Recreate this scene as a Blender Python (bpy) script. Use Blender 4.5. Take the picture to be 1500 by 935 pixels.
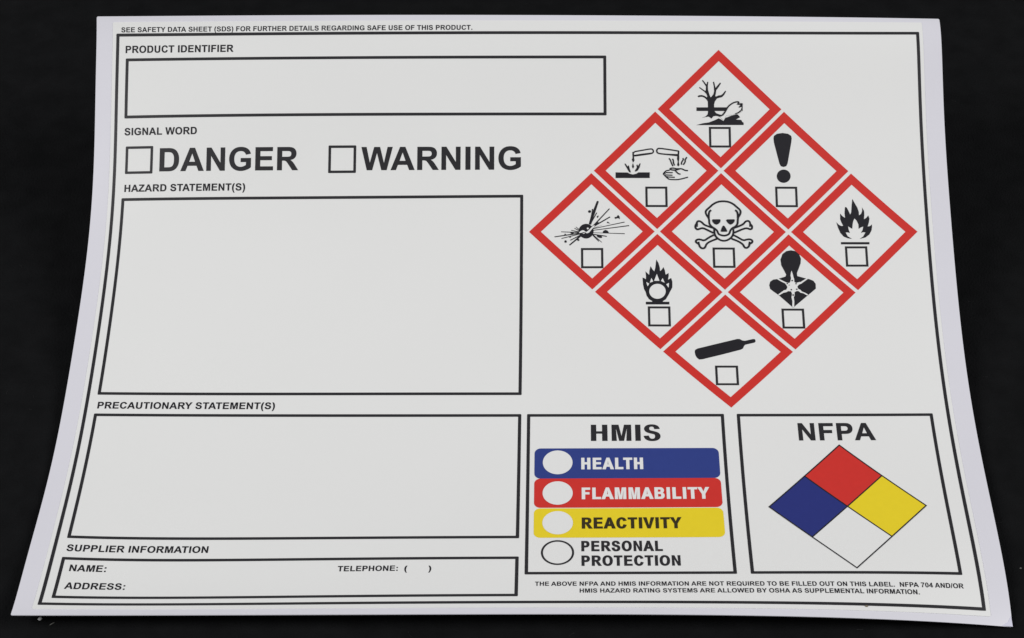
import bpy, bmesh, math, random
from mathutils import Vector, Matrix
from mathutils.geometry import tessellate_polygon
random.seed(4)
for o in list(bpy.data.objects): bpy.data.objects.remove(o)
C = bpy.context.scene.collection
scene = bpy.context.scene

# ------------------------------------------------------------------ the sheet as a curved surface
# curled sheet 279.4 mm wide; (u, v) run in metres along its face from the top left corner;
# Chebyshev coefficients of the face measured in a frame at the camera (x right, y down, z forward)
W, H, DU, DV = 0.2794, 0.225, 5, 9
COEF = [(0.0008097,-0.0000645,0.5682364),(-0.0013159,0.0951832,-0.0536133),(-0.0004016,-0.0063702,-0.0110757),(0.0000185,-0.0008527,0.0004357),(0.0000171,0.0002514,0.0007474),(-0.0000293,-0.0000800,-0.0002168),(0.0000030,-0.0000784,0.0001296),(-0.0000115,-0.0001466,-0.0001060),(-0.0000085,-0.0000748,-0.0000390),(-0.0000012,-0.0000343,0.0000248),(0.1396213,0.0001329,-0.0030596),(-0.0000572,0.0005008,-0.0003103),(0.0000070,0.0009047,0.0012811),(-0.0000877,0.0006720,0.0002760),(-0.0000013,0.0007613,0.0007157),(0.0000038,0.0004621,0.0004088),(-0.0000152,0.0002624,0.0002004),(-0.0000153,0.0000465,-0.0001414),(0.0000118,0.0001310,0.0002472),(0.0000006,0.0000200,-0.0000810),(-0.0000189,0.0003535,0.0004919),(-0.0000567,0.0003300,0.0003067),(-0.0000530,0.0005946,0.0004988),(0.0000079,0.0005273,0.0007981),(-0.0000181,0.0003171,0.0002618),(-0.0000129,0.0000839,0.0001579),(0.0000033,0.0000320,0.0000817),(-0.0000141,-0.0000441,-0.0000248),(-0.0000056,-0.0000023,0.0000369),(-0.0000046,-0.0000174,-0.0000086),(-0.0000198,0.0001307,0.0001080),(-0.0000266,0.0002807,0.0005174),(-0.0000278,0.0001519,0.0002694),(-0.0000248,0.0000147,0.0000827),(-0.0000182,0.0000039,0.0001422),(-0.0000131,-0.0000657,-0.0000035),(-0.0000110,-0.0000487,-0.0000051),(-0.0000035,-0.0000301,0.0000213),(0.0000028,0.0000028,0.0000108),(-0.0000017,0.0000068,0.0000277),(-0.0000069,-0.0000008,0.0000074),(-0.0000090,0.0000712,0.0000832),(-0.0000087,0.0001231,0.0001667),(-0.0000122,0.0000897,0.0001260),(-0.0000144,0.0000598,0.0000116),(-0.0000067,0.0000688,0.0001010),(-0.0000039,0.0000393,0.0000613),(-0.0000047,-0.0000186,-0.0000547),(0.0000018,-0.0000153,0.0000051),(-0.0000030,-0.0000089,-0.0000142),(-0.0000087,-0.0000048,-0.0000107),(-0.0000070,0.0000077,0.0000968),(-0.0000090,-0.0000035,0.0000510),(-0.0000089,-0.0000735,-0.0000386),(-0.0000032,-0.0000589,-0.0000349),(-0.0000013,-0.0000533,0.0000181),(-0.0000023,-0.0000475,-0.0000593),(-0.0000010,-0.0000214,-0.0000105),(-0.0000003,0.0000220,0.0000415),(-0.0000015,0.0000139,0.0000112)]
VBOT = 0.21544
def cheb(a, n):
    t = [1.0, a]
    for i in range(2, n + 1): t.append(2 * a * t[-1] - t[-2])
    return t
def raw(u, v):
    A = cheb(2 * u / W - 1, DU); B = cheb(2 * v / H - 1, DV)
    x = y = z = 0.0; k = 0
    for a in A:
        for b in B:
            c = COEF[k]; k += 1; f = a * b
            x += f * c[0]; y += f * c[1]; z += f * c[2]
    return Vector((x, y, z))
nz = Vector((-0.022, -0.682, -0.731)).normalized()       # the table's up direction in that frame
nx = Vector((1, 0, 0)); nx = (nx - nz * nx.dot(nz)).normalized(); ny = nz.cross(nx)
ROT = Matrix((nx, ny, nz))                                # frame -> world
P0 = raw(W / 2, 0.12)
low = min((ROT @ (raw(W * i / 20, VBOT * j / 40) - P0)).z for i in range(21) for j in range(41))
SHIFT = Vector((0, 0, -low + 0.0006))
def world(p): return ROT @ (p - P0) + SHIFT
_cache = {}
def face(u, v):
    """point and unit normal of the sheet's face at (u, v), metres"""
    key = (round(u * 1e7), round(v * 1e7))
    r = _cache.get(key)
    if r is None:
        e = 5e-4
        p = world(raw(u, v)); du = world(raw(u + e, v)) - world(raw(u - e, v)); dv = world(raw(u, v + e)) - world(raw(u, v - e))
        n = dv.cross(du).normalized()
        if n.z < 0: n = -n
        r = (p, n); _cache[key] = r
    return r

# ------------------------------------------------------------------ camera, light, exposure
cam = bpy.data.cameras.new('camera'); co = bpy.data.objects.new('camera', cam); C.objects.link(co)
cam.sensor_width = 36; cam.lens = 2700.0 / 1500 * 36; cam.clip_start = 0.02; cam.clip_end = 50
M = Matrix((ROT @ Vector((1, 0, 0)), ROT @ Vector((0, -1, 0)), ROT @ Vector((0, 0, -1)))).transposed().to_4x4()
M.translation = world(Vector((0, 0, 0))); co.matrix_world = M
scene.camera = co
w = bpy.data.worlds.new('World'); scene.world = w; w.use_nodes = True
bg = w.node_tree.nodes['Background']; bg.inputs[0].default_value = (0.93, 0.95, 1.0, 1); bg.inputs[1].default_value = 0.19
def area(name, loc, size, power, col=(1, 1, 1), target=(0, 0, 0)):
    l = bpy.data.lights.new(name, 'AREA'); l.shape = 'RECTANGLE'; l.size, l.size_y = size; l.energy = power; l.color = col
    o = bpy.data.objects.new(name, l); C.objects.link(o); o.location = loc
    o.rotation_euler = (Vector(target) - Vector(loc)).to_track_quat('-Z', 'Y').to_euler()
area('left_softbox', (-1.15, -0.27, 1.05), (0.7, 0.7), 13.9, (1.0, 0.995, 0.985))
area('right_softbox', (1.15, -0.27, 1.05), (0.7, 0.7), 13.9, (1.0, 0.995, 0.985))
vs = scene.view_settings; vs.view_transform = 'Standard'; vs.look = 'None'; vs.exposure = 0; vs.gamma = 1; vs.use_curve_mapping = False

# ------------------------------------------------------------------ materials
def mat(name, col, rough=0.45, spec=0.4, mottle=0.0, mscale=60, bump=0.0, bscale=900, coat=0.0, col2=None):
    m = bpy.data.materials.new(name); m.use_nodes = True; nt = m.node_tree; b = nt.nodes['Principled BSDF']
    b.inputs['Base Color'].default_value = (*col, 1); b.inputs['Roughness'].default_value = rough
    b.inputs['Specular IOR Level'].default_value = spec
    if coat: b.inputs['Coat Weight'].default_value = coat; b.inputs['Coat Roughness'].default_value = 0.25
    tc = nt.nodes.new('ShaderNodeTexCoord')
    if mottle:
        n = nt.nodes.new('ShaderNodeTexNoise'); n.inputs['Scale'].default_value = mscale; n.inputs['Detail'].default_value = 6
        r = nt.nodes.new('ShaderNodeMix'); r.data_type = 'RGBA'
        r.inputs['A'].default_value = (*[c * (1 - mottle) for c in col], 1); r.inputs['B'].default_value = (*(col2 or [min(1, c * (1 + mottle)) for c in col]), 1)
        nt.links.new(tc.outputs['Object'], n.inputs['Vector']); nt.links.new(n.outputs['Fac'], r.inputs['Factor']); nt.links.new(r.outputs['Result'], b.inputs['Base Color'])
    if bump:
        n = nt.nodes.new('ShaderNodeTexNoise'); n.inputs['Scale'].default_value = bscale; n.inputs['Detail'].default_value = 4
        u = nt.nodes.new('ShaderNodeBump'); u.inputs['Strength'].default_value = bump; u.inputs['Distance'].default_value = 0.0004
        nt.links.new(tc.outputs['Object'], n.inputs['Vector']); nt.links.new(n.outputs['Fac'], u.inputs['Height']); nt.links.new(u.outputs['Normal'], b.inputs['Normal'])
    return m
PAPER = mat('glossy_label_paper', (0.790, 0.790, 0.780), 0.42, 0.35, 0.012, 22, 0.05, 160)
LINER = mat('lavender_backing_paper', (0.715, 0.705, 0.762), 0.38, 0.4, 0.012, 40, 0.05, 200)
INK = mat('black_print_ink', (0.021, 0.020, 0.023), 0.36, 0.45, 0.10, 700)
INKSMALL = mat('black_text_ink', (0.014, 0.013, 0.017), 0.36, 0.4, 0.10, 700)
RED = mat('red_print_ink', (0.62, 0.033, 0.026), 0.38, 0.35, 0.05, 500)
BLUE = mat('blue_print_ink', (0.029, 0.050, 0.235), 0.38, 0.35, 0.05, 500)
NAVY = mat('dark_blue_print_ink', (0.022, 0.032, 0.190), 0.38, 0.35, 0.05, 500)
YELLOW = mat('yellow_print_ink', (0.82, 0.64, 0.022), 0.38, 0.35, 0.03, 500)
BROWN = mat('black_ink_over_yellow', (0.036, 0.027, 0.010), 0.38, 0.35, 0.06, 500)
FLUFF = mat('white_lint', (0.9, 0.89, 0.87), 0.9, 0.1)
GREYFLUFF = mat('grey_lint', (0.14, 0.14, 0.13), 0.9, 0.1)
CLOTH = mat('black_felt_cloth', (0.0074, 0.0076, 0.0081), 0.95, 0.04, 0.45, 120, 1.0, 1400)

# ------------------------------------------------------------------ objects
def link(name, me, parent=None, label=None, **kw):
    o = bpy.data.objects.new(name, me); C.objects.link(o)
    if parent: o.parent = parent
    if label: o['label'] = label
    for k, v in kw.items(): o[k] = v
    return o
GU, GV = 0.004, 0.0025                                     # every layer is cut on the same grid so that the layers lie parallel
def cut(bm):
    us = [v.co.x for v in bm.verts]; vs_ = [v.co.y for v in bm.verts]
    if not us: return
    for ax, lo, hi, g in ((0, min(us), max(us), GU), (1, min(vs_), max(vs_), GV)):
        k = math.floor(lo / g) + 1
        while k * g < hi - 1e-6:
            co_ = [0, 0, 0]; co_[ax] = k * g; no = [0, 0, 0]; no[ax] = 1
            bmesh.ops.bisect_plane(bm, geom=bm.verts[:] + bm.edges[:] + bm.faces[:], plane_co=co_, plane_no=no, dist=1e-7); k += 1
def area2(p): return sum(p[i][0] * p[(i + 1) % len(p)][1] - p[(i + 1) % len(p)][0] * p[i][1] for i in range(len(p))) / 2
def inside(pt, poly):
    x, y = pt; c = False
    for i in range(len(poly)):
        (x1, y1), (x2, y2) = poly[i], poly[i - 1]
        if (y1 > y) != (y2 > y) and x < (x2 - x1) * (y - y1) / (y2 - y1) + x1: c = not c
    return c
def printed(name, shapes, material, parent, level=1, label=None, step=2e-6):
    """shapes: list of [outer, hole, hole...] contours in millimetres on the sheet, laid on its face as one thin printed layer"""
    bm = bmesh.new(); off = {}
    hl = bm.verts.layers.float.new('h')
    for k, loops in enumerate(shapes):
        vv = [[Vector((x / 1000, y / 1000, 0)) for x, y in lp] for lp in loops]
        flat = [p for lp in vv for p in lp]
        bv = [bm.verts.new(p) for p in flat]
        for b in bv: b[hl] = k % 40
        for t in tessellate_polygon(vv):
            if len(set(t)) == 3:
                a, b, c = (flat[i] for i in t)
                if (b - a).cross(c - a).length < 1e-14: continue
                try: bm.faces.new([bv[i] for i in t])
                except ValueError: pass
    cut(bm)
    base = 0.00014 + 0.00003 * level
    norms = []
    bm.verts.ensure_lookup_table()
    for v in bm.verts:
        p, n = face(v.co.x, v.co.y); v.co = p + n * (base + step * v[hl]); norms.append(n)
    for f in bm.faces:
        f.normal_update()
        if f.normal.dot(norms[f.verts[0].index] if f.verts[0].index >= 0 else Vector((0, 0, 1))) < 0: f.normal_flip()
        f.smooth = True
    me = bpy.data.meshes.new(name); bm.to_mesh(me); bm.free()
    me.normals_split_custom_set_from_vertices(norms); me.materials.append(material)
    return link(name, me, parent, label)

# the backdrop
def felt():
    bm = bmesh.new(); bmesh.ops.create_grid(bm, x_segments=4, y_segments=4, size=2.0)
    me = bpy.data.meshes.new('table_cloth'); bm.to_mesh(me); bm.free(); me.materials.append(CLOTH)
    link('table_cloth', me, kind='structure')
felt()

root = bpy.data.objects.new('hazard_label', None); C.objects.link(root); root.empty_display_size = 0.02
root['label'] = 'large white blank chemical hazard label sheet curling on black cloth'; root['category'] = 'label'

def slab(name, u0, u1, v0, v1, top, bottom, material, label=None, bow=0.0):
    """a sheet of paper with thickness between two offsets from the face, corners a little rounded"""
    def lines(a, b, g):
        r = [a, a + 0.0004]; k = math.floor((a + 0.0004) / g) + 1
        while k * g < b - 0.0004 - 1e-6:
            if k * g > a + 0.0005: r.append(k * g)
            k += 1
        return r + [b - 0.0004, b]
    us = lines(u0, u1, GU); vs_ = lines(v0, v1, GV); nu, nv = len(us), len(vs_)
    def cn(i, j):
        u, v = us[i], vs_[j]
        if i in (0, nu - 1) and j in (0, nv - 1): u += 0.00015 * (1 if i == 0 else -1); v += 0.00015 * (1 if j == 0 else -1)
        return u, v
    verts, norms, faces = [], [], []
    for o in (top, bottom):
        for j in range(nv):
            for i in range(nu):
                p, n = face(*cn(i, j)); verts.append(p + n * o); norms.append(n if o == top else -n)
    N = nu * nv
    for j in range(nv - 1):
        for i in range(nu - 1):
            a = j * nu + i; faces.append((a, a + nu, a + nu + 1, a + 1)); faces.append((N + a, N + a + 1, N + a + nu + 1, N + a + nu))
    rim = [i for i in range(nu)] + [j * nu + nu - 1 for j in range(1, nv)] + [(nv - 1) * nu + i for i in range(nu - 2, -1, -1)] + [j * nu for j in range(nv - 2, 0, -1)]
    base = len(verts)
    cen = sum((verts[i] for i in rim), Vector()) / len(rim)
    for s in (0, N):
        for i in rim: verts.append(verts[i + s])
    R_ = len(rim)
    for k in range(R_):
        a, b = base + k, base + (k + 1) % R_; faces.append((a, b, b + R_, a + R_))
    me = bpy.data.meshes.new(name); me.from_pydata([tuple(v) for v in verts], [], faces); me.update()
    for p in me.polygons: p.use_smooth = True
    nn = norms + [None] * (2 * R_)
    for k in range(R_):
        a = verts[base + (k - 1) % R_]; b = verts[base + (k + 1) % R_]
        t = (b - a).normalized(); o = t.cross(norms[rim[k]]).normalized()
        if o.dot(verts[rim[k]] - cen) < 0: o = -o
        nn[base + k] = o; nn[base + R_ + k] = o
    me.normals_split_custom_set_from_vertices([tuple(n) for n in nn]); me.materials.append(material)
    return link(name, me, root, label)
slab('backing_sheet', 0.0, W, 0.0, VBOT, 0.0, -0.00022, LINER, 'lavender white backing paper showing as a margin round the label')
slab('label_face', 0.00540, 0.27345, 0.00195, 0.21290, 0.00012, 0.00001, PAPER)

LILAC = mat('lilac_paper_core', (0.66, 0.65, 0.76), 0.5, 0.3)
def bent_corner():
    """the backing paper's bottom right corner, split and lifted a little"""
    a, b, c = (W - 0.0030, VBOT - 0.0002), (W - 0.0001, VBOT - 0.0034), (W + 0.0001, VBOT + 0.0001)
    m = (W - 0.0011, VBOT - 0.0014); vs_ = []
    for (u, v), h in ((a, 3e-5), (m, 1.2e-4), (b, 3e-5), (c, 4.2e-4)):
        p, n = face(min(u, W), min(v, VBOT)); vs_.append(tuple(p + n * h))
    for (u, v), h in ((a, -1e-4), (m, -1e-5), (b, -1e-4), (c, 2.6e-4)):
        p, n = face(min(u, W), min(v, VBOT)); vs_.append(tuple(p + n * h))
    me = bpy.data.meshes.new('bent_corner')
    me.from_pydata(vs_, [], [(0, 3, 1), (1, 3, 2), (4, 5, 7), (5, 6, 7), (0, 4, 7, 3), (3, 7, 6, 2), (0, 1, 5, 4), (1, 2, 6, 5)]); me.materials.append(LILAC)
    link('bent_corner', me, root, 'lilac split corner of the backing paper')
bent_corner()

# ------------------------------------------------------------------ printed shapes
def frame(u0, v0, u1, v1, w_):
    """rectangle outline; the sides given are the middle of the line"""
    h = w_ / 2; r = 0.28
    o = []
    for cx, cy, a in ((u1 + h - r, v1 + h - r, 0), (u0 - h + r, v1 + h - r, 90), (u0 - h + r, v0 - h + r, 180), (u1 + h - r, v0 - h + r, 270)):
        for s in (0, 30, 60, 90): o.append((cx + r * math.cos(math.radians(a + s)), cy + r * math.sin(math.radians(a + s))))
    return [o, [(u0 + h, v0 + h), (u0 + h, v1 - h), (u1 - h, v1 - h), (u1 - h, v0 + h)]]
def sharp(u0, v0, u1, v1, w_):
    return [[(u0, v0), (u1, v0), (u1, v1), (u0, v1)], [(u0 + w_, v0 + w_), (u0 + w_, v1 - w_), (u1 - w_, v1 - w_), (u1 - w_, v0 + w_)]]
def disc(cu, cv, ru, rv=None, n=48):
    rv = rv or ru
    return [(cu + ru * math.cos(2 * math.pi * i / n), cv + rv * math.sin(2 * math.pi * i / n)) for i in range(n)]
def rounded(u0, v0, u1, v1, r):
    o = []
    for cx, cy, a in ((u1 - r, v1 - r, 0), (u0 + r, v1 - r, 90), (u0 + r, v0 + r, 180), (u1 - r, v0 + r, 270)):
        for s in range(0, 91, 10): o.append((cx + r * math.cos(math.radians(a + s)), cy + r * math.sin(math.radians(a + s))))
    return o
def ribbon(pts, w_):
    """a stroke of even width with mitred joints as one quad strip each"""
    p = [Vector(q) for q in pts]; closed = (p[0] - p[-1]).length < 0.12 and len(p) > 3
    if closed: p = p[:-1]
    n = len(p)
    if n > 3:                                             # one round of corner smoothing
        q = []
        for i in range(n if closed else n):
            a, b, c = p[i - 1], p[i], p[(i + 1) % n]
            if not closed and i in (0, n - 1): q.append(b)
            else: q += [b.lerp(a, 0.25), b.lerp(c, 0.25)]
        p = q; n = len(p)
    L, R_ = [], []
    for i in range(n):
        a = p[i - 1] if (i > 0 or closed) else None; c = p[(i + 1) % n] if (i < n - 1 or closed) else None
        d1 = (p[i] - a).normalized() if a is not None else None; d2 = (c - p[i]).normalized() if c is not None else None
        if d1 is None: d1 = d2
        if d2 is None: d2 = d1
        t = (d1 + d2); t = t.normalized() if t.length > 1e-6 else d1
        nrm = Vector((-t.y, t.x)); k = min(1.6, 1 / max(0.3, nrm.dot(Vector((-d1.y, d1.x)))))
        L.append(tuple(p[i] + nrm * w_ / 2 * k)); R_.append(tuple(p[i] - nrm * w_ / 2 * k))
    out = []
    for i in range(n if closed else n - 1):
        j = (i + 1) % n; out.append([[L[i], L[j], R_[j], R_[i]]])
    return out

# ------------------------------------------------------------------ lettering: a bold grotesque drawn as outlines, 2048 units to the em
GL = {
'A': (1479, 'M1471 0 L1149 0 L1021 333 L435 333 L314 0 L0 0 L571 1466 L884 1466 Z M926 580 L724 1124 L526 580 Z'),
'B': (1479, 'M150 1466 L736 1466 Q910 1466 996 1451 Q1081 1437 1148 1391 Q1216 1345 1261 1268 Q1306 1192 1306 1097 Q1306 994 1250 908 Q1195 822 1100 779 Q1234 740 1306 646 Q1378 552 1378 425 Q1378 325 1331 230 Q1285 136 1204 79 Q1124 23 1006 10 Q932 2 649 0 L150 0 Z M446 1222 L446 883 L640 883 Q813 883 855 888 Q931 897 974 940 Q1018 984 1018 1055 Q1018 1123 980 1165 Q943 1208 869 1217 Q825 1222 616 1222 Z M446 639 L446 247 L720 247 Q880 247 923 256 Q989 268 1030 314 Q1072 361 1072 439 Q1072 505 1040 551 Q1008 597 947 618 Q887 639 685 639 Z'),
'C': (1479, 'M1087 539 L1374 448 Q1308 208 1154 91 Q1001 -25 765 -25 Q473 -25 285 174 Q97 374 97 720 Q97 1086 286 1288 Q475 1491 783 1491 Q1052 1491 1220 1332 Q1320 1238 1370 1062 L1077 992 Q1051 1106 968 1172 Q886 1238 768 1238 Q605 1238 503 1121 Q402 1004 402 742 Q402 464 502 346 Q602 228 762 228 Q880 228 965 303 Q1050 378 1087 539 Z'),
'D': (1479, 'M148 1466 L689 1466 Q872 1466 968 1438 Q1097 1400 1189 1303 Q1281 1206 1329 1065 Q1377 925 1377 719 Q1377 538 1332 407 Q1277 247 1175 148 Q1098 73 967 31 Q869 0 705 0 L148 0 Z M444 1218 L444 247 L665 247 Q789 247 844 261 Q916 279 963 322 Q1011 365 1041 463 Q1071 562 1071 732 Q1071 902 1041 993 Q1011 1084 957 1135 Q903 1186 820 1204 Q758 1218 577 1218 Z'),
'E': (1366, 'M149 0 L149 1466 L1236 1466 L1236 1218 L445 1218 L445 893 L1181 893 L1181 646 L445 646 L445 247 L1264 247 L1264 0 Z'),
'F': (1251, 'M151 0 L151 1466 L1156 1466 L1156 1218 L447 1218 L447 871 L1059 871 L1059 623 L447 623 L447 0 Z'),
'G': (1593, 'M831 539 L831 786 L1469 786 L1469 202 Q1376 112 1199 43 Q1023 -25 842 -25 Q612 -25 441 71 Q270 168 184 347 Q98 527 98 738 Q98 967 194 1145 Q290 1323 475 1418 Q616 1491 826 1491 Q1099 1491 1252 1376 Q1406 1262 1450 1060 L1156 1005 Q1125 1113 1039 1175 Q954 1238 826 1238 Q632 1238 517 1115 Q403 992 403 750 Q403 489 519 358 Q635 228 823 228 Q916 228 1009 264 Q1103 301 1170 353 L1170 539 Z'),
'H': (1479, 'M150 0 L150 1466 L446 1466 L446 889 L1026 889 L1026 1466 L1322 1466 L1322 0 L1026 0 L1026 641 L446 641 L446 0 Z'),
'I': (569, 'M140 0 L140 1466 L436 1466 L436 0 Z'),
'L': (1251, 'M157 0 L157 1460 L453 1460 L453 247 L1189 247 L1189 0 Z'),
'M': (1706, 'M145 0 L145 1466 L588 1466 L854 466 L1117 1466 L1561 1466 L1561 0 L1286 0 L1286 1154 L995 0 L710 0 L420 1154 L420 0 Z'),
'N': (1479, 'M152 0 L152 1466 L440 1466 L1040 487 L1040 1466 L1315 1466 L1315 0 L1018 0 L427 956 L427 0 Z'),
'O': (1593, 'M89 724 Q89 948 156 1100 Q206 1212 292 1301 Q379 1390 482 1433 Q619 1491 798 1491 Q1122 1491 1316 1290 Q1511 1089 1511 731 Q1511 376 1318 175 Q1125 -25 802 -25 Q475 -25 282 174 Q89 374 89 724 Z M394 734 Q394 485 509 356 Q624 228 801 228 Q978 228 1091 355 Q1205 483 1205 738 Q1205 990 1094 1114 Q984 1238 801 1238 Q618 1238 506 1112 Q394 987 394 734 Z'),
'P': (1366, 'M149 0 L149 1466 L624 1466 Q894 1466 976 1444 Q1102 1411 1187 1300 Q1272 1190 1272 1015 Q1272 880 1223 788 Q1174 696 1098 643 Q1023 591 945 574 Q839 553 638 553 L445 553 L445 0 Z M445 1218 L445 802 L607 802 Q782 802 841 825 Q900 848 933 897 Q967 946 967 1011 Q967 1091 920 1143 Q873 1195 801 1208 Q748 1218 588 1218 Z'),
'Q': (1593, 'M1200 160 Q1330 66 1480 5 L1372 -205 Q1180 -128 1010 5 Q905 -25 802 -25 Q475 -25 282 174 Q89 374 89 724 Q89 948 156 1100 Q206 1212 292 1301 Q379 1390 482 1433 Q619 1491 798 1491 Q1122 1491 1316 1290 Q1511 1089 1511 731 Q1511 380 1290 200 Z M394 734 Q394 485 509 356 Q624 228 801 228 Q870 228 930 250 Q860 300 770 330 L840 480 Q980 440 1080 350 Q1205 483 1205 738 Q1205 990 1094 1114 Q984 1238 801 1238 Q618 1238 506 1112 Q394 987 394 734 Z'),
'R': (1479, 'M150 0 L150 1466 L773 1466 Q1008 1466 1114 1426 Q1221 1387 1285 1286 Q1349 1185 1349 1055 Q1349 890 1252 782 Q1155 675 962 647 Q1058 591 1120 524 Q1183 457 1289 286 L1468 0 L1114 0 L900 319 Q786 490 744 534 Q702 579 655 595 Q608 612 506 612 L446 612 L446 0 Z M446 846 L665 846 Q878 846 931 864 Q984 882 1014 926 Q1044 970 1044 1036 Q1044 1110 1004 1155 Q965 1201 893 1213 Q857 1218 677 1218 L446 1218 Z'),
'S': (1366, 'M74 477 L362 505 Q388 360 467 292 Q547 224 682 224 Q825 224 897 284 Q970 345 970 426 Q970 478 939 514 Q909 551 833 578 Q781 596 596 642 Q358 701 262 787 Q127 908 127 1082 Q127 1194 190 1291 Q254 1389 373 1440 Q493 1491 662 1491 Q938 1491 1077 1370 Q1217 1249 1224 1047 L928 1034 Q909 1147 846 1196 Q784 1246 659 1246 Q530 1246 457 1193 Q410 1159 410 1102 Q410 1050 454 1013 Q510 966 726 915 Q942 864 1045 809 Q1149 755 1207 660 Q1266 566 1266 427 Q1266 301 1196 191 Q1126 81 998 27 Q870 -26 679 -26 Q401 -26 252 102 Q103 231 74 477 Z'),
'T': (1251, 'M478 0 L478 1218 L43 1218 L43 1466 L1208 1466 L1208 1218 L774 1218 L774 0 Z'),
'U': (1479, 'M147 1466 L443 1466 L443 672 Q443 483 454 427 Q473 337 544 282 Q616 228 740 228 Q866 228 930 279 Q994 331 1007 406 Q1020 481 1020 655 L1020 1466 L1316 1466 L1316 696 Q1316 432 1292 323 Q1268 214 1203 139 Q1139 64 1031 19 Q923 -25 749 -25 Q539 -25 430 23 Q322 72 259 149 Q196 227 176 312 Q147 438 147 684 Z'),
'V': (1366, 'M523 0 L-1 1466 L320 1466 L691 381 L1050 1466 L1364 1466 L839 0 Z'),
'W': (1933, 'M358 0 L8 1466 L311 1466 L532 459 L800 1466 L1152 1466 L1409 442 L1634 1466 L1932 1466 L1576 0 L1262 0 L970 1096 L679 0 Z'),
'Y': (1366, 'M533 0 L533 617 L-4 1466 L343 1466 L688 886 L1026 1466 L1367 1466 L828 615 L828 0 Z'),
'Z': (1251, 'M22 0 L22 267 L790 1218 L109 1218 L109 1466 L1170 1466 L1170 1240 L369 247 L1201 247 L1201 0 Z'),
'7': (1139, 'M87 1206 L87 1466 L1046 1466 L1046 1262 Q927 1145 804 926 Q681 707 616 460 Q552 214 553 0 L282 0 Q291 330 418 650 Q545 970 757 1206 Z'),
'0': (1139, 'M564 1472 Q777 1472 897 1320 Q1040 1140 1040 723 Q1040 307 896 125 Q777 -25 564 -25 Q350 -25 219 139 Q88 304 88 726 Q88 1140 232 1322 Q351 1472 564 1472 Z M564 1239 Q513 1239 473 1206 Q433 1174 411 1090 Q382 981 382 723 Q382 465 408 368 Q434 272 473 240 Q513 208 564 208 Q615 208 655 240 Q695 273 717 357 Q746 465 746 723 Q746 981 720 1077 Q694 1174 654 1206 Q615 1239 564 1239 Z'),
'4': (1139, 'M638 0 L638 295 L38 295 L38 541 L674 1472 L910 1472 L910 542 L1092 542 L1092 295 L910 295 L910 0 Z M638 542 L638 1043 L301 542 Z'),
'(': (682, 'M613 -431 L411 -431 Q251 -189 167 72 Q84 333 84 577 Q84 880 188 1151 Q278 1385 415 1491 L615 1491 Q473 1177 419 956 Q366 736 366 489 Q366 319 397 141 Q429 -37 483 -197 Q519 -303 613 -431 Z'),
')': (682, 'M69 -431 L271 -431 Q431 -189 515 72 Q598 333 598 577 Q598 880 494 1151 Q404 1385 267 1491 L67 1491 Q209 1177 263 956 Q316 736 316 489 Q316 319 285 141 Q253 -37 199 -197 Q163 -303 69 -431 Z'),
'.': (569, 'M147 0 L147 281 L428 281 L428 0 Z'),
':': (682, 'M197 785 L197 1066 L478 1066 L478 785 Z M197 0 L197 281 L478 281 L478 0 Z'),
'/': (569, 'M-2 -25 L362 1491 L567 1491 L199 -25 Z'),
' ': (569, ''),
}
KERN = {'AT': -152, 'TA': -152, 'AY': -190, 'YA': -190, 'AV': -152, 'VA': -152, 'PA': -152, 'FA': -114, 'LT': -152, 'LY': -190, 'AW': -114, 'WA': -114, 'RT': -38, 'RY': -76, 'TO': -38, 'Y ': -38, ' A': -76}
def outline(path, n):
    loops, cur, t, i = [], None, path.split(), 0
    toks = path.replace('M', ' M ').replace('L', ' L ').replace('Q', ' Q ').replace('Z', ' Z ').split()
    i = 0; op = None
    while i < len(toks):
        if toks[i] in 'MLQZ':
            op = toks[i]; i += 1
            if op == 'Z': loops.append(cur)
            continue
        if op == 'M': cur = [(float(toks[i]), float(toks[i + 1]))]; i += 2
        elif op == 'L': cur.append((float(toks[i]), float(toks[i + 1]))); i += 2
        else:
            a = cur[-1]; b = (float(toks[i]), float(toks[i + 1])); c = (float(toks[i + 2]), float(toks[i + 3])); i += 4
            for k in range(1, n + 1):
                s = k / n; cur.append(((1 - s) ** 2 * a[0] + 2 * s * (1 - s) * b[0] + s * s * c[0], (1 - s) ** 2 * a[1] + 2 * s * (1 - s) * b[1] + s * s * c[1]))
    for k, l in enumerate(loops):
        if abs(l[0][0] - l[-1][0]) + abs(l[0][1] - l[-1][1]) < 1: loops[k] = l[:-1]
    return loops
def fatten(loops, dx, dy):
    """thicken outlines outwards by dx across and dy up (holes shrink)"""
    out = []
    big = max(loops, key=lambda l: abs(area2(l)))
    for l in loops:
        a = area2(l); hole = l is not big and inside(l[0], big)
        s = (1 if a > 0 else -1) * (-1 if hole else 1); n = len(l); r = []
        for i in range(n):
            p, q, t = l[i - 1], l[i], l[(i + 1) % n]
            d1 = Vector((q[0] - p[0], q[1] - p[1])).normalized(); d2 = Vector((t[0] - q[0], t[1] - q[1])).normalized()
            n1 = Vector((d1.y, -d1.x)); n2 = Vector((d2.y, -d2.x)); m = n1 + n2
            m = m / max(0.5, m.length_squared / 2) if m.length > 1e-6 else n1
            r.append((q[0] + s * m.x * dx, q[1] + s * m.y * dy))
        out.append(r)
    return out
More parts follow.
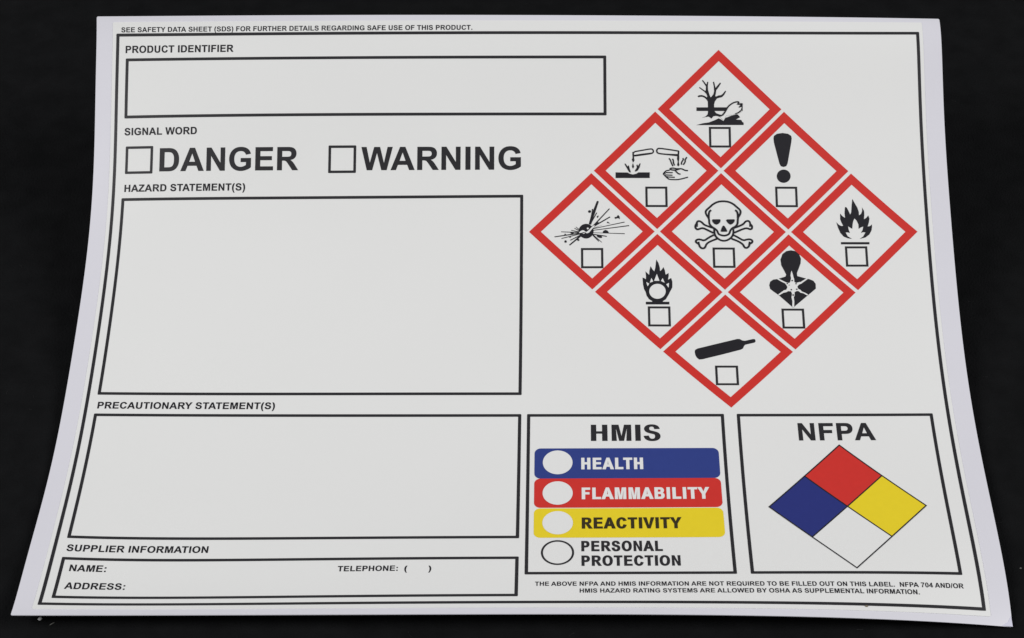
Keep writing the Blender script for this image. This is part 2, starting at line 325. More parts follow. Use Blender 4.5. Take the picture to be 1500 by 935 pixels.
def text(name, s, u0, u1, vb, cap, material, parent, level=1, fat=(22, 14), seg=3, kern=True, vb1=None, label=None):
    x = 0; shapes = []; lo = hi = None
    for i, ch in enumerate(s):
        adv, path = GL[ch]
        loops = outline(path, seg) if path else []
        if loops and (fat[0] or fat[1]): loops = fatten(loops, *fat)
        if loops:
            outers = [l for l in loops if not any(l is not m and inside(l[0], m) for m in loops)]
            for o in outers:
                hs = [l for l in loops if l is not o and l not in outers and inside(l[0], o)]
                sh = [[(px + x, py) for px, py in l] for l in [o] + hs]
                for px, py in sh[0]: lo = px if lo is None else min(lo, px); hi = px if hi is None else max(hi, px)
                shapes.append(sh)
        x += adv + 2 * fat[0] * (1.18 if fat[0] > 30 else 0.9)
        if kern and i + 1 < len(s): x += KERN.get(s[i:i + 2], 0)
    k = (u1 - u0) / (hi - lo); ky = cap / (1466 + 2 * fat[1]); vb1 = vb if vb1 is None else vb1
    res = []
    for sh in shapes:
        res.append([[(u0 + (px - lo) * k, vb + (vb1 - vb) * (px - lo) / (hi - lo) - (py + fat[1]) * ky) for px, py in l] for l in sh])
    return printed(name, res, material, parent, level, label, step=0)

# ------------------------------------------------------------------ the print, millimetres from the sheet's top left corner
def P(name, shapes, m, parent=root, level=1, label=None): return printed(name, shapes, m, parent, level, label)
P('border_line', [frame(7.14, 6.31, 271.74, 210.78, 1.02)], INK, label='thin black line framing the whole label')
LB = 0.98
P('entry_box', [frame(10.45, 14.80, 168.56, 34.23, LB)], INK, label='wide shallow empty box under the product identifier heading')
P('entry_box', [frame(10.45, 62.32, 141.25, 132.02, LB)], INK, label='tall empty box under the hazard statements heading')
P('entry_box', [frame(10.45, 139.90, 141.25, 185.66, LB)], INK, label='empty box under the precautionary statements heading')
P('entry_box', [frame(10.45, 193.63, 141.25, 207.99, LB)], INK, label='low box for the supplier name, address and telephone')
P('checkbox', [frame(11.10, 44.62, 19.42, 53.12, 0.86)], INK, label='large checkbox before the word danger')
P('checkbox', [frame(78.30, 45.10, 86.55, 53.58, 0.86)], INK, label='large checkbox before the word warning')
text('notice_text', 'SEE SAFETY DATA SHEET (SDS) FOR FURTHER DETAILS REGARDING SAFE USE OF THIS PRODUCT.', 8.24, 124.83, 5.40, 1.69, INKSMALL, root, vb1=5.27, fat=(12, 8))
text('heading_text', 'PRODUCT IDENTIFIER', 9.82, 45.78, 12.48, 2.49, INKSMALL, root)
text('heading_text', 'SIGNAL WORD', 10.09, 34.27, 40.45, 2.50, INKSMALL, root)
text('heading_text', 'HAZARD STATEMENT(S)', 10.74, 50.75, 59.70, 2.47, INKSMALL, root)
text('heading_text', 'PRECAUTIONARY STATEMENT(S)', 10.60, 65.66, 137.58, 2.47, INKSMALL, root)
text('heading_text', 'SUPPLIER INFORMATION', 10.62, 51.76, 190.95, 2.47, INKSMALL, root)
text('heading_text', 'NAME:', 12.86, 23.40, 198.25, 2.44, INKSMALL, root)
text('heading_text', 'ADDRESS:', 12.74, 29.99, 204.85, 2.47, INKSMALL, root)
text('heading_text', 'TELEPHONE:', 90.03, 107.28, 198.36, 2.05, INKSMALL, root)
text('bracket_text', '(', 109.15, 110.00, 198.50, 2.05, INKSMALL, root)
text('bracket_text', ')', 116.00, 116.85, 198.55, 2.05, INKSMALL, root)
text('signal_word', 'DANGER', 22.10, 68.01, 52.88, 7.88, INK, root, seg=6, vb1=52.95, fat=(10, 6))
text('signal_word', 'WARNING', 88.66, 140.96, 53.12, 7.88, INK, root, seg=6, vb1=53.2, fat=(10, 6))
text('fine_print', 'THE ABOVE NFPA AND HMIS INFORMATION ARE NOT REQUIRED TO BE FILLED OUT ON THIS LABEL.  NFPA 704 AND/OR', 146.49, 266.86, 204.46, 1.62, INKSMALL, root, vb1=204.56, fat=(10, 6))
text('fine_print', 'HMIS HAZARD RATING SYSTEMS ARE ALLOWED BY OSHA AS SUPPLEMENTAL INFORMATION.', 159.09, 254.16, 207.15, 1.62, INKSMALL, root, vb1=207.0, fat=(10, 6))

# nine pictograms: red diamond frame > symbol, symbol highlights, checkbox
ART = {1:{'k':[[0,[[200.24,35.45],[201.46,35.03],[202.13,34.31],[202.29,33.27],[202.26,29.99],[201.95,29.43],[201.36,28.77],[200.59,28.39],[199.79,28.36],[199.27,28.54],[198.96,28.21],[199.36,27.82],[200.37,27.73],[201.23,28.03],[201.97,28.53],[202.12,28.23],[201.9,27.52],[201.31,26.75],[199.49,25.32],[199.64,24.99],[200.69,25.77],[201.54,26.36],[201.66,25.97],[201.74,24.84],[201.09,23.8],[200.44,22.82],[200.73,22.61],[201.44,23.53],[201.92,24.19],[202.19,23.23],[202.54,23.29],[202.37,24.63],[202.41,25.97],[202.79,27.46],[203.2,28.5],[203.52,28.29],[204.17,27.4],[204.39,26.41],[204.3,24.78],[204.03,23.29],[204.44,23.2],[204.76,24.72],[204.84,25.31],[205.6,24.42],[206.39,23.49],[206.7,23.73],[205.9,25.07],[205.08,26.17],[204.95,27.16],[204.73,28.2],[205.16,28.17],[205.83,27.87],[206.69,27.75],[207.28,27.24],[208.04,26.26],[208.35,26.47],[207.7,27.66],[206.97,28.46],[205.96,28.7],[205.27,28.94],[204.56,29.99],[204.31,30.97],[204.33,33.12],[205.0,33.95],[206.14,34.36],[207.0,34.54],[206.79,34.9],[205.7,34.96],[204.7,34.85],[203.98,35.0],[203.68,35.39],[203.3,35.8],[202.88,35.39],[202.4,35.09],[201.39,35.27]]],[0,[[198.52,31.94],[202.37,31.93],[202.35,33.18],[198.5,33.19]]],[0,[[204.27,31.92],[208.63,31.91],[207.97,33.17],[204.24,33.18]]],[0,[[198.33,38.0],[200.49,37.36],[202.51,37.06],[204.53,36.25],[205.69,35.65],[206.54,36.04],[207.24,36.57],[207.98,35.49],[210.01,34.68],[211.79,34.23],[212.35,34.74],[212.74,35.3],[211.35,36.05],[213.07,36.17],[213.4,36.82],[213.85,37.12],[213.83,37.93]]],[0,[[212.38,30.77],[213.68,30.53],[213.62,33.15],[213.14,32.8],[212.47,32.05]]]],'w':[[0,[[205.84,35.02],[206.56,35.02],[207.28,34.78],[208.02,33.7],[208.86,31.91],[210.23,30.78],[211.67,30.3],[212.1,30.42],[211.57,31.07],[212.37,31.13],[212.89,31.01],[212.56,31.55],[212.99,31.96],[213.33,31.84],[212.97,32.8],[211.74,33.81],[210.3,34.47],[208.86,34.6],[208.17,34.78],[207.7,35.5],[207.28,36.39],[206.69,35.65]]]],"k2":[[0.31,[[205.76,34.96],[206.71,34.84],[207.44,34.06],[208.09,33.11],[208.92,31.61],[210.38,30.48],[211.59,30.06],[212.51,30.12],[211.94,31.01],[213.53,30.71]]],[0.25,[[213.31,32.8],[212.32,33.69],[211.16,34.17]]],[0,[[212.85,31.84],[212.79,31.98],[212.66,32.07],[212.5,32.07],[212.38,31.99],[212.33,31.85],[212.38,31.71],[212.51,31.62],[212.67,31.62],[212.8,31.7]]]]},2:{'k':[[0.32,[[177.56,47.2],[180.39,46.68],[183.27,46.15],[183.9,46.25],[184.28,46.94],[184.0,47.57],[183.25,47.83],[180.37,48.25],[177.61,48.65],[177.56,47.2]]],[0,[[177.57,48.26],[180.62,47.78],[184.08,47.36],[183.37,47.99],[180.37,48.44],[177.61,48.83]]],[0.34,[[177.61,47.2],[177.63,49.44]]],[0,[[177.46,49.18],[177.12,49.89],[177.56,50.89],[178.02,50.05],[177.83,49.26]]],[0,[[177.48,51.02],[177.14,52.21],[177.48,53.0],[177.84,52.26]]],[0,[[174.71,51.28],[175.09,51.2],[175.7,52.26],[175.93,51.89],[176.15,51.89],[176.36,52.87],[176.79,54.27],[176.24,54.21],[175.44,52.73],[175.03,51.94]]],[0,[[179.98,51.05],[179.63,51.21],[179.11,52.15],[178.92,51.5],[178.62,51.68],[178.76,52.52],[177.99,53.84],[178.42,53.98],[179.04,53.58],[179.66,52.47]]],[0,[[171.81,54.24],[175.67,54.29],[176.41,54.71],[177.41,54.98],[178.53,54.72],[179.23,54.24],[182.9,54.24],[182.86,56.2],[171.79,56.19]]],[0.32,[[192.5,46.93],[189.39,46.4],[186.15,45.94],[185.52,46.15],[185.24,46.86],[185.52,47.57],[186.37,47.83],[189.36,48.14],[192.35,48.51]]],[0,[[185.38,47.41],[186.37,47.67],[189.37,47.83],[192.53,47.93],[192.52,48.69],[189.36,48.3],[186.24,47.93]]],[0.37,[[192.43,46.87],[192.27,48.77]]],[0,[[191.97,48.51],[192.6,48.5],[192.6,49.56],[192.41,50.61],[192.63,51.72],[192.23,52.2],[191.81,51.72],[192.08,50.61],[191.85,49.56]]],[0.32,[[189.21,49.38],[189.7,49.96],[189.98,51.01],[190.48,52.12]]],[0.32,[[190.38,49.56],[190.69,50.22],[190.61,50.83],[191.04,51.86]]],[0.32,[[193.78,49.29],[193.94,49.87],[193.36,50.61],[193.21,51.59]]],[0.32,[[195.08,48.97],[194.44,49.95],[194.55,50.53],[193.83,51.67]]],[0.32,[[195.34,53.64],[194.37,53.57],[193.63,53.12],[192.88,52.93],[192.26,53.2],[191.5,53.46],[190.76,53.47],[190.01,53.39],[189.47,53.2],[189.72,52.81],[190.65,52.73],[191.51,52.99],[192.63,52.99]]],[0.29,[[189.39,53.52],[188.39,53.6],[187.76,54.1],[187.25,54.76],[187.66,55.19],[188.12,55.74],[188.83,56.43],[189.32,56.69],[191.69,56.79],[193.18,56.5],[195.29,55.89]]],[0.27,[[188.13,54.31],[190.39,54.36]]],[0.27,[[187.94,55.11],[190.27,55.24]]],[0.27,[[188.27,55.69],[188.97,55.85],[191.01,55.95]]],[0.32,[[191.01,53.47],[191.79,54.31],[192.18,54.71],[192.87,54.89]]],[0.29,[[187.25,54.76],[188.05,54.5]]]]},3:{'k':[[0,[[223.44,42.44],[223.64,41.6],[224.65,40.88],[226.44,40.6],[228.22,40.87],[229.24,41.58],[229.39,42.43],[229.2,43.83],[227.77,51.03],[227.32,51.98],[226.42,52.29],[225.54,51.98],[225.1,51.04],[223.55,43.85]]],[0,[[228.59,55.43],[228.52,55.94],[228.33,56.42],[228.05,56.86],[227.68,57.22],[227.24,57.5],[226.76,57.67],[226.26,57.73],[225.76,57.67],[225.29,57.51],[224.88,57.23],[224.53,56.87],[224.28,56.44],[224.13,55.95],[224.09,55.44],[224.17,54.93],[224.35,54.45],[224.63,54.01],[225.0,53.65],[225.44,53.37],[225.92,53.2],[226.42,53.14],[226.92,53.2],[227.39,53.36],[227.81,53.64],[228.15,54.0],[228.41,54.43],[228.55,54.92]]]]},4:{'k':[[0,[[164.48,74.59],[164.43,75.03],[164.32,75.46],[164.14,75.87],[163.9,76.24],[163.6,76.55],[163.25,76.81],[162.87,77.0],[162.47,77.11],[162.05,77.15],[161.63,77.11],[161.23,76.99],[160.85,76.8],[160.51,76.54],[160.21,76.22],[159.97,75.86],[159.8,75.45],[159.69,75.01],[159.66,74.57],[159.7,74.12],[159.81,73.69],[159.99,73.28],[160.23,72.92],[160.53,72.6],[160.88,72.35],[161.26,72.16],[161.67,72.05],[162.09,72.01],[162.51,72.05],[162.91,72.17],[163.29,72.36],[163.63,72.61],[163.93,72.93],[164.16,73.3],[164.34,73.71],[164.44,74.14]]],[0,[[162.93,72.19],[163.71,72.31],[166.25,64.33],[165.95,64.04],[165.57,64.22],[164.15,68.02]]],[0,[[164.38,66.77],[164.11,66.89],[163.65,69.33],[162.98,71.95],[163.44,71.95]]],[0,[[163.75,67.76],[163.62,68.08],[163.32,68.24],[162.97,68.18],[162.75,67.92],[162.75,67.59],[162.98,67.33],[163.33,67.27],[163.63,67.44]]],[0,[[164.43,67.18],[164.33,67.41],[164.1,67.46],[163.91,67.3],[163.92,67.05],[164.1,66.89],[164.33,66.95]]],[0,[[165.73,68.17],[165.4,68.11],[163.8,71.37],[164.02,71.37]]],[0,[[166.04,69.05],[166.12,69.63],[165.71,70.01],[165.47,69.57]]],[0,[[169.81,66.87],[169.54,66.67],[163.57,73.36],[163.89,73.59]]],[0,[[169.94,69.79],[169.73,69.49],[163.98,72.98],[164.24,73.33]]],[0,[[164.93,71.81],[166.16,71.38],[166.02,71.96],[165.06,72.6]]],[0,[[167.75,72.26],[164.05,73.59],[164.05,73.8]]],[0,[[174.55,71.57],[174.42,71.31],[163.78,73.74],[163.78,73.97]]],[0,[[175.96,72.83],[175.91,72.51],[163.69,74.26],[163.69,74.5]]],[0,[[174.49,75.63],[174.49,75.36],[163.88,75.02],[163.88,75.17]]],[0,[[167.34,75.24],[167.61,74.48],[168.29,74.13],[168.97,74.42],[169.5,75.3]]],[0,[[168.73,76.58],[168.62,76.23],[164.09,75.46],[164.09,75.81]]],[0,[[165.3,75.76],[167.06,76.05],[167.21,76.93],[166.51,76.99],[165.7,76.69]]],[0,[[167.16,78.63],[167.03,78.33],[164.09,75.46],[163.87,75.81]]],[0,[[166.09,78.3],[166.17,77.98],[164.35,76.05],[164.08,76.1]]],[0,[[154.03,74.66],[154.03,74.89],[160.31,75.21],[160.31,74.92]]],[0,[[151.86,76.37],[151.91,76.67],[160.3,75.45],[160.31,75.04]]],[0,[[154.08,77.0],[154.18,77.23],[160.3,75.62],[160.3,75.33]]],[0,[[156.86,77.63],[157.02,77.86],[160.44,76.09],[160.3,75.74]]],[0,[[156.55,79.3],[156.82,79.59],[160.57,76.33],[160.17,75.97]]],[0,[[157.28,74.15],[157.28,74.38],[160.04,75.1],[160.09,74.75]]],[0,[[158.37,73.45],[158.29,73.66],[160.17,74.8],[160.26,74.51]]],[0,[[158.83,73.02],[158.75,73.19],[160.04,74.34],[160.15,74.1]]],[0,[[154.97,76.01],[155.22,75.37],[155.92,75.96]]],[0,[[156.92,75.2],[157.47,74.91],[158.14,75.2],[157.65,75.67]]],[0,[[156.57,76.6],[157.05,76.43],[157.21,76.78],[156.84,76.92]]],[0,[[155.83,78.18],[155.68,78.54],[155.33,78.63],[155.06,78.38],[155.06,77.97],[155.34,77.72],[155.68,77.81]]],[0,[[159.1,77.64],[159.48,77.14],[159.97,77.67],[159.53,78.08]]],[0,[[171.27,69.7],[171.5,70.4],[171.99,70.17],[172.48,70.05],[172.97,70.49],[172.92,69.59],[172.5,69.0],[172.14,69.24],[172.06,69.64]]],[0,[[168.78,71.74],[169.0,71.24],[169.86,71.97]]]],'w':[[0,[[160.17,74.63],[160.85,74.28],[161.39,74.37],[161.72,74.72],[162.2,74.87],[162.88,74.29],[163.7,73.41],[164.38,72.69],[164.87,72.54],[164.71,72.98],[163.69,74.23],[163.01,75.08],[162.33,75.4],[161.88,75.07],[161.25,74.95],[160.44,75.21],[159.71,75.27]]],[0,[[162.94,73.67],[162.88,73.86],[162.71,73.98],[162.51,73.98],[162.35,73.86],[162.29,73.67],[162.35,73.48],[162.52,73.37],[162.72,73.37],[162.88,73.49]]],[0,[[160.9,75.39],[161.52,75.22],[161.74,75.37],[161.11,75.57]]]]},5:{'k':[[0.45,[[201.78,71.07],[201.72,70.34],[201.46,69.76],[200.89,68.89],[200.65,67.87],[200.99,67.23],[201.91,66.41],[203.16,65.19],[204.68,64.37],[206.45,64.13],[208.21,64.36],[209.68,65.08],[210.86,66.23],[211.78,67.1],[212.03,67.83],[211.73,68.85],[211.1,69.72],[210.96,70.74],[210.86,72.05],[210.24,72.93],[209.0,73.52],[208.43,74.39],[208.13,75.36],[207.44,75.91],[206.35,76.15],[205.15,75.87],[204.54,75.43],[204.25,74.41],[203.46,73.63],[202.4,72.96],[201.75,71.95],[201.78,71.01]]],[0.45,[[202.51,67.28],[201.9,67.72],[201.65,68.89],[201.67,70.05]]],[0.45,[[210.23,67.25],[210.84,67.69],[211.08,68.85],[210.98,70.01]]],[0,[[202.65,70.66],[202.96,70.46],[205.18,70.42],[205.44,70.65],[205.31,71.35],[204.72,72.05],[204.04,72.34],[203.37,72.06],[202.85,71.42]]],[0,[[207.22,70.76],[207.5,70.46],[209.78,70.4],[210.04,70.63],[209.83,71.33],[209.24,72.0],[208.58,72.32],[207.84,71.86],[207.4,71.25]]],[0,[[206.33,72.6],[206.67,72.8],[207.11,73.61],[207.48,74.54],[207.31,74.75],[205.48,74.76],[205.32,74.55],[205.68,73.53],[206.0,72.8]]],[0.45,[[203.32,73.83],[203.28,75.14],[203.7,76.54],[204.96,77.62],[206.29,77.96],[207.65,77.6],[208.96,76.52],[209.46,75.12],[209.45,73.8]]],[0.45,[[203.19,73.54],[201.59,72.97],[200.12,72.39],[199.33,71.43],[198.53,71.02],[197.93,71.23],[197.69,71.96],[197.21,72.69],[197.3,73.56],[197.91,74.06],[198.73,73.7],[199.68,73.47],[201.01,74.13],[203.01,75.2]]],[0.37,[[197.83,71.81],[197.8,73.07]]],[0.45,[[209.41,73.51],[211.05,72.92],[212.7,72.13],[213.41,71.16],[214.23,70.87],[214.81,71.24],[214.97,72.12],[215.52,72.61],[215.49,73.57],[214.93,73.92],[214.0,73.49],[212.92,73.58],[209.63,75.11]]],[0.37,[[214.93,71.74],[214.83,72.99]]],[0.45,[[203.12,75.87],[201.48,76.76],[199.96,77.93],[198.63,77.41],[197.68,77.5],[197.18,78.09],[197.51,78.67],[198.18,78.96],[198.55,80.18],[199.34,80.65],[200.16,80.35],[200.66,78.95],[201.98,78.07],[204.16,77.18]]],[0.37,[[198.14,78.23],[198.33,79.4]]],[0.45,[[209.33,75.84],[210.92,76.71],[212.5,77.78],[213.86,77.34],[214.94,77.33],[215.51,77.94],[215.22,78.58],[214.53,78.88],[214.26,79.82],[213.54,80.4],[212.82,80.2],[212.32,79.04],[210.87,78.02],[208.75,77.16]]],[0.37,[[214.56,78.15],[214.28,79.32]]]]},6:{'k':[[0,[[242.67,71.25],[243.38,72.12],[244.16,72.58],[244.81,72.52],[244.35,71.48],[243.96,70.26],[244.06,68.28],[244.66,69.09],[245.55,69.79],[245.47,68.13],[245.71,66.04],[246.22,66.1],[246.71,67.12],[247.28,68.63],[247.64,67.84],[247.9,65.38],[248.23,63.23],[249.01,64.88],[249.7,66.25],[250.08,67.7],[250.07,68.92],[250.78,68.37],[251.18,67.41],[251.22,66.16],[251.78,67.36],[251.8,68.87],[251.57,70.26],[252.32,69.83],[253.07,68.93],[253.38,70.04],[253.09,71.49],[252.64,72.77],[253.46,72.6],[254.05,72.02],[254.03,72.95],[253.83,74.11],[253.02,75.57],[251.75,76.58],[249.84,77.07],[250.96,76.29],[251.85,74.83],[251.05,74.74],[250.36,75.03],[250.96,73.96],[251.24,72.79],[250.47,73.08],[249.71,73.58],[249.74,72.06],[249.17,70.67],[248.56,69.94],[248.13,70.9],[247.86,72.06],[247.67,73.57],[246.96,73.16],[246.37,72.64],[246.52,73.95],[246.86,75.03],[246.2,74.82],[245.47,74.82],[246.07,76.13],[247.42,77.07],[246.09,76.86],[244.78,76.28],[243.77,74.97],[243.13,73.22]]],[0,[[243.79,78.17],[252.91,78.19],[252.87,78.98],[243.74,78.96]]]]},7:{'k':[[0,[[179.93,90.8],[180.46,90.97],[180.98,91.38],[181.06,90.15],[180.9,88.63],[181.46,89.21],[182.09,89.86],[182.17,88.39],[182.6,86.81],[183.14,87.89],[183.72,88.62],[184.06,87.51],[184.45,84.46],[185.12,85.69],[185.49,87.21],[185.57,88.56],[186.23,87.88],[186.67,87.12],[187.1,88.23],[187.31,89.76],[188.26,89.17],[188.29,90.13],[188.01,91.54],[189.04,90.89],[189.39,92.18],[189.33,94.24],[188.57,95.71],[188.01,96.89],[187.17,98.37],[186.23,99.02],[186.22,99.31],[182.89,99.32],[182.77,98.97],[181.85,98.38],[181.08,97.06],[180.84,95.88],[180.33,94.85],[180.04,93.09]]],[0,[[180.82,99.27],[188.27,99.25],[188.24,100.19],[180.8,100.21]]]],'w':[[0,[[187.19,95.63],[187.13,96.14],[186.97,96.63],[186.71,97.09],[186.38,97.48],[185.98,97.81],[185.52,98.05],[185.03,98.21],[184.52,98.26],[184.01,98.21],[183.52,98.06],[183.08,97.82],[182.69,97.49],[182.37,97.1],[182.14,96.65],[182.0,96.16],[181.96,95.64],[182.03,95.13],[182.18,94.64],[182.44,94.19],[182.77,93.79],[183.17,93.47],[183.63,93.22],[184.13,93.07],[184.64,93.02],[185.15,93.07],[185.63,93.22],[186.08,93.46],[186.47,93.78],[186.78,94.18],[187.02,94.63],[187.15,95.12]]],[0,[[181.07,92.38],[182.02,92.97],[181.47,93.88]]],[0,[[182.76,90.97],[183.32,92.2],[182.21,92.62]]],[0,[[184.5,89.56],[185.3,91.96],[183.59,91.97]]],[0,[[186.34,91.02],[186.94,92.6],[185.76,92.02]]],[0,[[188.3,92.66],[188.15,94.36],[187.41,93.19]]]]},8:{'k':[[0,[[227.59,81.06],[229.04,81.35],[230.2,82.41],[230.7,83.99],[230.5,85.64],[229.8,87.47],[229.18,88.96],[229.22,90.03],[231.74,90.81],[233.08,91.14],[234.26,91.67],[234.92,92.76],[234.88,94.43],[233.9,95.33],[232.03,96.97],[227.31,101.17],[222.99,96.77],[221.4,95.51],[220.39,94.59],[220.15,93.32],[220.51,92.06],[221.51,91.32],[222.82,91.12],[225.43,90.24],[225.73,89.58],[225.08,88.05],[224.31,86.34],[224.13,84.35],[224.89,82.36],[226.15,81.37]]]],'w':[[0,[[227.5,88.18],[227.67,88.9],[227.87,89.7],[228.01,90.63],[228.17,91.03],[228.17,92.12],[228.69,92.55],[229.61,92.22],[230.22,92.15],[231.1,91.55],[232.29,90.78],[232.51,91.08],[231.38,91.94],[230.37,92.74],[229.57,93.08],[229.01,93.81],[229.28,94.55],[229.95,94.94],[230.34,95.48],[231.45,96.0],[232.29,96.54],[232.0,96.9],[230.78,96.11],[229.95,95.94],[229.32,95.35],[228.72,95.35],[228.04,95.75],[228.03,96.95],[227.7,97.45],[227.8,98.96],[227.61,101.23],[227.03,100.9],[227.2,98.96],[226.98,97.56],[227.23,96.29],[226.97,95.46],[226.01,95.39],[225.45,95.76],[224.53,95.97],[223.13,96.87],[222.82,96.57],[223.95,95.7],[224.73,95.1],[225.49,94.9],[225.9,93.96],[225.58,93.23],[225.16,92.63],[224.13,92.11],[222.78,91.22],[223.1,90.95],[224.3,91.64],[225.62,92.37],[226.52,92.56],[226.9,92.09],[227.21,90.8],[227.08,89.9],[227.24,88.97]]]],"k2":[[0,[[227.77,91.69],[227.66,91.9],[227.42,91.95],[227.25,91.81],[227.26,91.58],[227.45,91.43],[227.68,91.48]]],[0,[[226.15,92.76],[226.01,92.96],[225.77,92.97],[225.66,92.76],[225.79,92.56],[226.04,92.56]]],[0,[[228.92,92.82],[228.79,93.02],[228.54,93.02],[228.43,92.82],[228.57,92.62],[228.81,92.62]]],[0,[[227.3,94.89],[227.17,95.12],[226.93,95.12],[226.82,94.89],[226.95,94.66],[227.19,94.66]]],[0,[[229.08,94.75],[228.94,94.98],[228.67,94.98],[228.54,94.75],[228.69,94.52],[228.96,94.52]]],[0,[[227.86,96.79],[227.73,97.02],[227.48,97.08],[227.28,96.92],[227.3,96.66],[227.51,96.49],[227.76,96.55]]],[0,[[226.63,93.29],[226.52,93.45],[226.35,93.39],[226.36,93.2],[226.54,93.13]]],[0,[[225.71,94.29],[225.57,94.49],[225.37,94.41],[225.38,94.18],[225.59,94.11]]]]},9:{'k':[[0,[[195.67,116.97],[195.83,116.23],[196.61,115.74],[202.85,114.01],[209.12,112.31],[209.88,112.31],[210.76,112.85],[211.58,112.95],[214.11,112.3],[214.7,112.39],[214.9,113.08],[214.55,113.58],[211.51,114.38],[211.09,114.95],[210.8,115.69],[210.12,116.12],[204.2,117.87],[198.08,119.57],[196.99,119.7],[196.26,119.03],[195.82,118.09]]]]}}
CU, CV, PI_, HD, HI = 206.05, 74.71, 21.08, 20.24, 16.40
GRID = {1: (0, -2, 202.44, 38.58), 2: (-1, -1, 181.36, 59.15), 3: (1, -1, 223.42, 59.05), 4: (-2, 0, 160.36, 80.45), 5: (0, 0, 202.55, 80.22), 6: (2, 0, 244.95, 79.65), 7: (-1, 1, 181.38, 100.88), 8: (1, 1, 223.57, 101.49), 9: (0, 2, 201.76, 121.86)}
WORDS = {1: 'red diamond with a bare tree and a dead fish, topmost', 2: 'red diamond with test tubes pouring on a slab and a hand', 3: 'red diamond with a large exclamation mark',
         4: 'red diamond with an exploding bomb, leftmost', 5: 'red diamond with a skull and crossbones, in the centre', 6: 'red diamond with a flame over a bar, rightmost',
         7: 'red diamond with a flame over a circle', 8: 'red diamond with a human bust and a white star burst', 9: 'red diamond with a gas cylinder, lowest'}
def shapes_of(lst):
    r = []
    for wd, pts in lst:
        if wd: r += ribbon(pts, wd * 1.42)
        else: r.append([[tuple(p) for p in pts]])
    return r
for k, (i, j, bu, bv) in GRID.items():
    u, v = CU + i * PI_, CV + j * PI_
    d = P('pictogram', [[[(u, v - HD), (u + HD, v), (u, v + HD), (u - HD, v)], [(u, v - HI), (u - HI, v), (u, v + HI), (u + HI, v)]]], RED, label=WORDS[k])
    P('checkbox', [sharp(bu, bv, bu + 7.15, bv + 7.08, 0.72)], INK, d, 1)
    P('symbol', shapes_of(ART[k]['k']), INKSMALL, d, 1)
    if 'w' in ART[k]: P('symbol_highlight', shapes_of(ART[k]['w']), PAPER, d, 4)
    if 'k2' in ART[k]: P('symbol_detail', shapes_of(ART[k]['k2']), INKSMALL, d, 7)

# colour bar rating panel
pan = P('rating_panel', [frame(143.99, 139.90, 203.16, 199.57, LB)], INK, label='framed panel of blue, red and yellow rating bars')
text('panel_title', 'HMIS', 162.97, 184.04, 149.34, 6.0, INK, pan, fat=(62, -18), seg=6, kern=False)
for nm, v0, v1, m, words in (('b', 152.06, 163.38, BLUE, 'blue health bar'), ('r', 163.38, 174.50, RED, 'red flammability bar'), ('y', 174.74, 186.00, YELLOW, 'yellow reactivity bar')):
    P('rating_bar', [[rounded(145.92, v0, 201.32, v1, 1.9)]], m, pan, 1, words)
for cv in (157.34, 168.93, 180.30): P('rating_circle', [[disc(152.89, cv, 4.46)]], PAPER, pan, 3)
P('rating_circle', [[disc(152.85, 191.70, 4.78), disc(152.85, 191.70, 4.18)[::-1]]], INK, pan, 1, 'black outlined open circle')
FT = (96, 24)
text('bar_text', 'HEALTH', 159.95, 178.49, 160.00, 4.36, PAPER, pan, 3, fat=FT)
text('bar_text', 'FLAMMABILITY', 160.00, 197.74, 171.34, 4.45, PAPER, pan, 3, fat=FT)
text('bar_text', 'REACTIVITY', 159.92, 189.01, 182.60, 4.28, BROWN, pan, 3, fat=FT)
text('bar_text', 'PERSONAL', 159.70, 183.11, 191.25, 4.0, INK, pan, 1, fat=(84, 24))
text('bar_text', 'PROTECTION', 159.70, 187.97, 196.85, 4.0, INK, pan, 1, fat=(84, 24))

# four colour diamond panel
pn = P('diamond_panel', [frame(208.03, 139.90, 266.58, 199.57, LB)], INK, label='framed panel with a four colour diamond')
text('panel_title', 'NFPA', 225.75, 248.93, 149.38, 6.50, INK, pn, seg=6, kern=False)
nu, nv, a, b = 237.64, 174.57, 22.82, 23.38
def dia(cu, cv, f): return [(cu, cv - b * f), (cu + a * f, cv), (cu, cv + b * f), (cu - a * f, cv)]
for du, dv, m, words in ((0, -1, RED, 'red top quarter'), (-1, 0, NAVY, 'dark blue left quarter'), (1, 0, YELLOW, 'yellow right quarter'), (0, 1, PAPER, 'white bottom quarter')):
    P('diamond_quarter', [[dia(nu + du * a / 2, nv + dv * b / 2, 0.497)]], m, pn, 1, words)
g = 0.0115
hp = 0.21
lines_ = [[dia(nu, nv, 1 + g), dia(nu, nv, 1 - g)[::-1]]]
P('diamond_outline', lines_, INKSMALL, pn, 3)
def bar(p, q, wd):
    p, q = Vector(p), Vector(q); d = (q - p).normalized(); n = Vector((-d.y, d.x)) * wd / 2
    return [[tuple(p + n), tuple(q + n), tuple(q - n), tuple(p - n)]]
P('diamond_cross', [bar((nu - a / 2, nv - b / 2), (nu + a / 2, nv + b / 2), 0.4), bar((nu + a / 2, nv - b / 2), (nu - a / 2, nv + b / 2), 0.4)], INKSMALL, pn, 2)

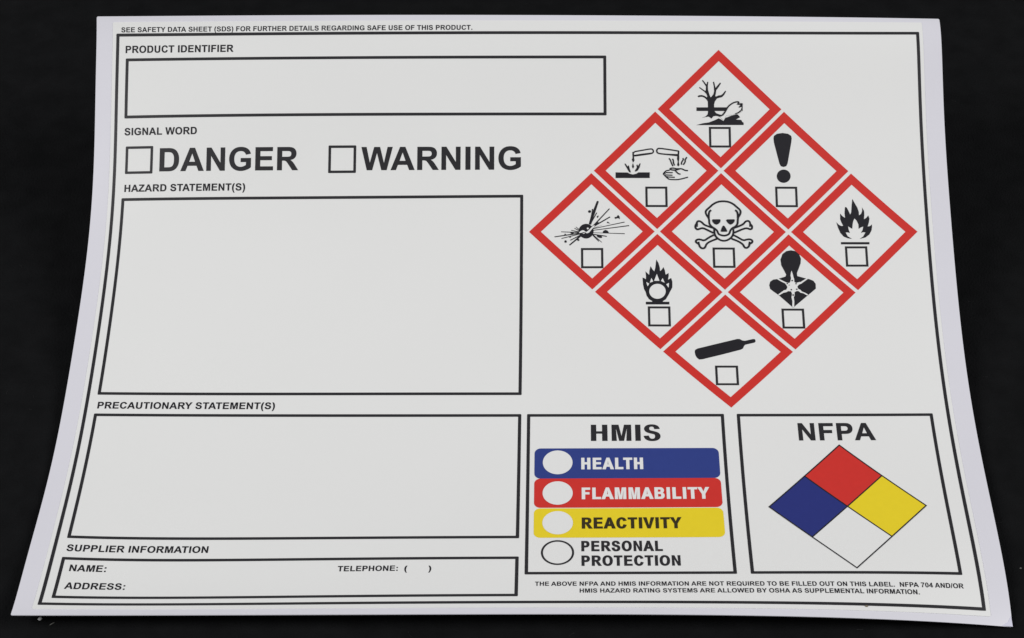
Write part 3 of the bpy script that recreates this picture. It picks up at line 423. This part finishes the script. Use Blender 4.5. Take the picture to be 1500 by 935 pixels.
# ------------------------------------------------------------------ specks of lint
camp = co.matrix_world.translation
def on_table(px, py):
    """where on the cloth a measured speck lies"""
    d = ROT @ Vector(((px - 750) / 2700.0, (py - 467.5) / 2700.0, 1)); t = -camp.z / d.z
    return camp + d * t
def speck(px, py, l, wd, ang, m, label, name='dust_speck', group=None):
    p = on_table(px, py); bm = bmesh.new()
    bmesh.ops.create_icosphere(bm, subdivisions=2, radius=1)
    for v in bm.verts:
        k = 1 + 0.25 * math.sin(5 * v.co.x + 3 * v.co.y + px); v.co = Vector((v.co.x * l / 2 * k, v.co.y * wd / 2 * k, v.co.z * wd / 2.5))
    for f in bm.faces: f.smooth = True
    me = bpy.data.meshes.new(name); bm.to_mesh(me); bm.free(); me.materials.append(m)
    o = link(name, me, None, label, category='lint'); o.location = (p.x, p.y, wd / 3); o.rotation_euler = (0, 0, math.radians(ang))
    if group: o['group'] = group
speck(59, 907.5, 0.0013, 0.0010, 60, FLUFF, 'bright white lint speck on the black cloth below the sheet\'s bottom left corner')
speck(76.5, 914, 0.0016, 0.0003, 35, GREYFLUFF, 'short grey fibre on the black cloth to the right of the bright white speck', 'fibre')
speck(1495, 833, 0.0006, 0.0005, 10, GREYFLUFF, 'small grey lint speck on the black cloth near the right picture edge')
# scattered pale fluff of the felt, uncountable
bm = bmesh.new()
for k in range(420):
    x, y = random.uniform(-0.26, 0.26), random.uniform(-0.22, 0.22)
    l = random.uniform(0.0003, 0.0011); r = random.uniform(0.00003, 0.00006); an = random.uniform(0, math.pi)
    d = Vector((math.cos(an), math.sin(an), 0)) * l; n = Vector((-d.y, d.x, 0)).normalized() * r
    c = Vector((x, y, 0.0001)); bend = n * random.uniform(-6, 6)
    q = [c - d - n, c - d + n, c + bend - n, c + bend + n, c + d - n, c + d + n]
    vv = [bm.verts.new(t) for t in q] + [bm.verts.new(c + bend + Vector((0, 0, 0.00008)))]
    for f in ((0, 2, 3, 1), (2, 4, 5, 3), (0, 2, 6), (2, 4, 6), (5, 3, 6), (3, 1, 6)): bm.faces.new([vv[t] for t in f])
me = bpy.data.meshes.new('cloth_fluff'); bm.to_mesh(me); bm.free()
me.materials.append(mat('faint_fluff', (0.035, 0.035, 0.036), 0.9, 0.05)); link('cloth_fluff', me, kind='stuff')
# tiny fleck stuck on the lower border line
p, n = face(0.23871, 0.21145); bm = bmesh.new(); bmesh.ops.create_icosphere(bm, subdivisions=2, radius=1)
for v in bm.verts: v.co = Vector((v.co.x * 0.00045, v.co.y * 0.0003, v.co.z * 0.0001))
me = bpy.data.meshes.new('dust_speck'); bm.to_mesh(me); bm.free(); me.materials.append(mat('tan_fleck', (0.22, 0.19, 0.14), 0.9, 0.1))
o = link('dust_speck', me, None, 'tiny tan fleck stuck on the bottom border line of the sheet', category='lint'); o.location = p + n * 0.00022
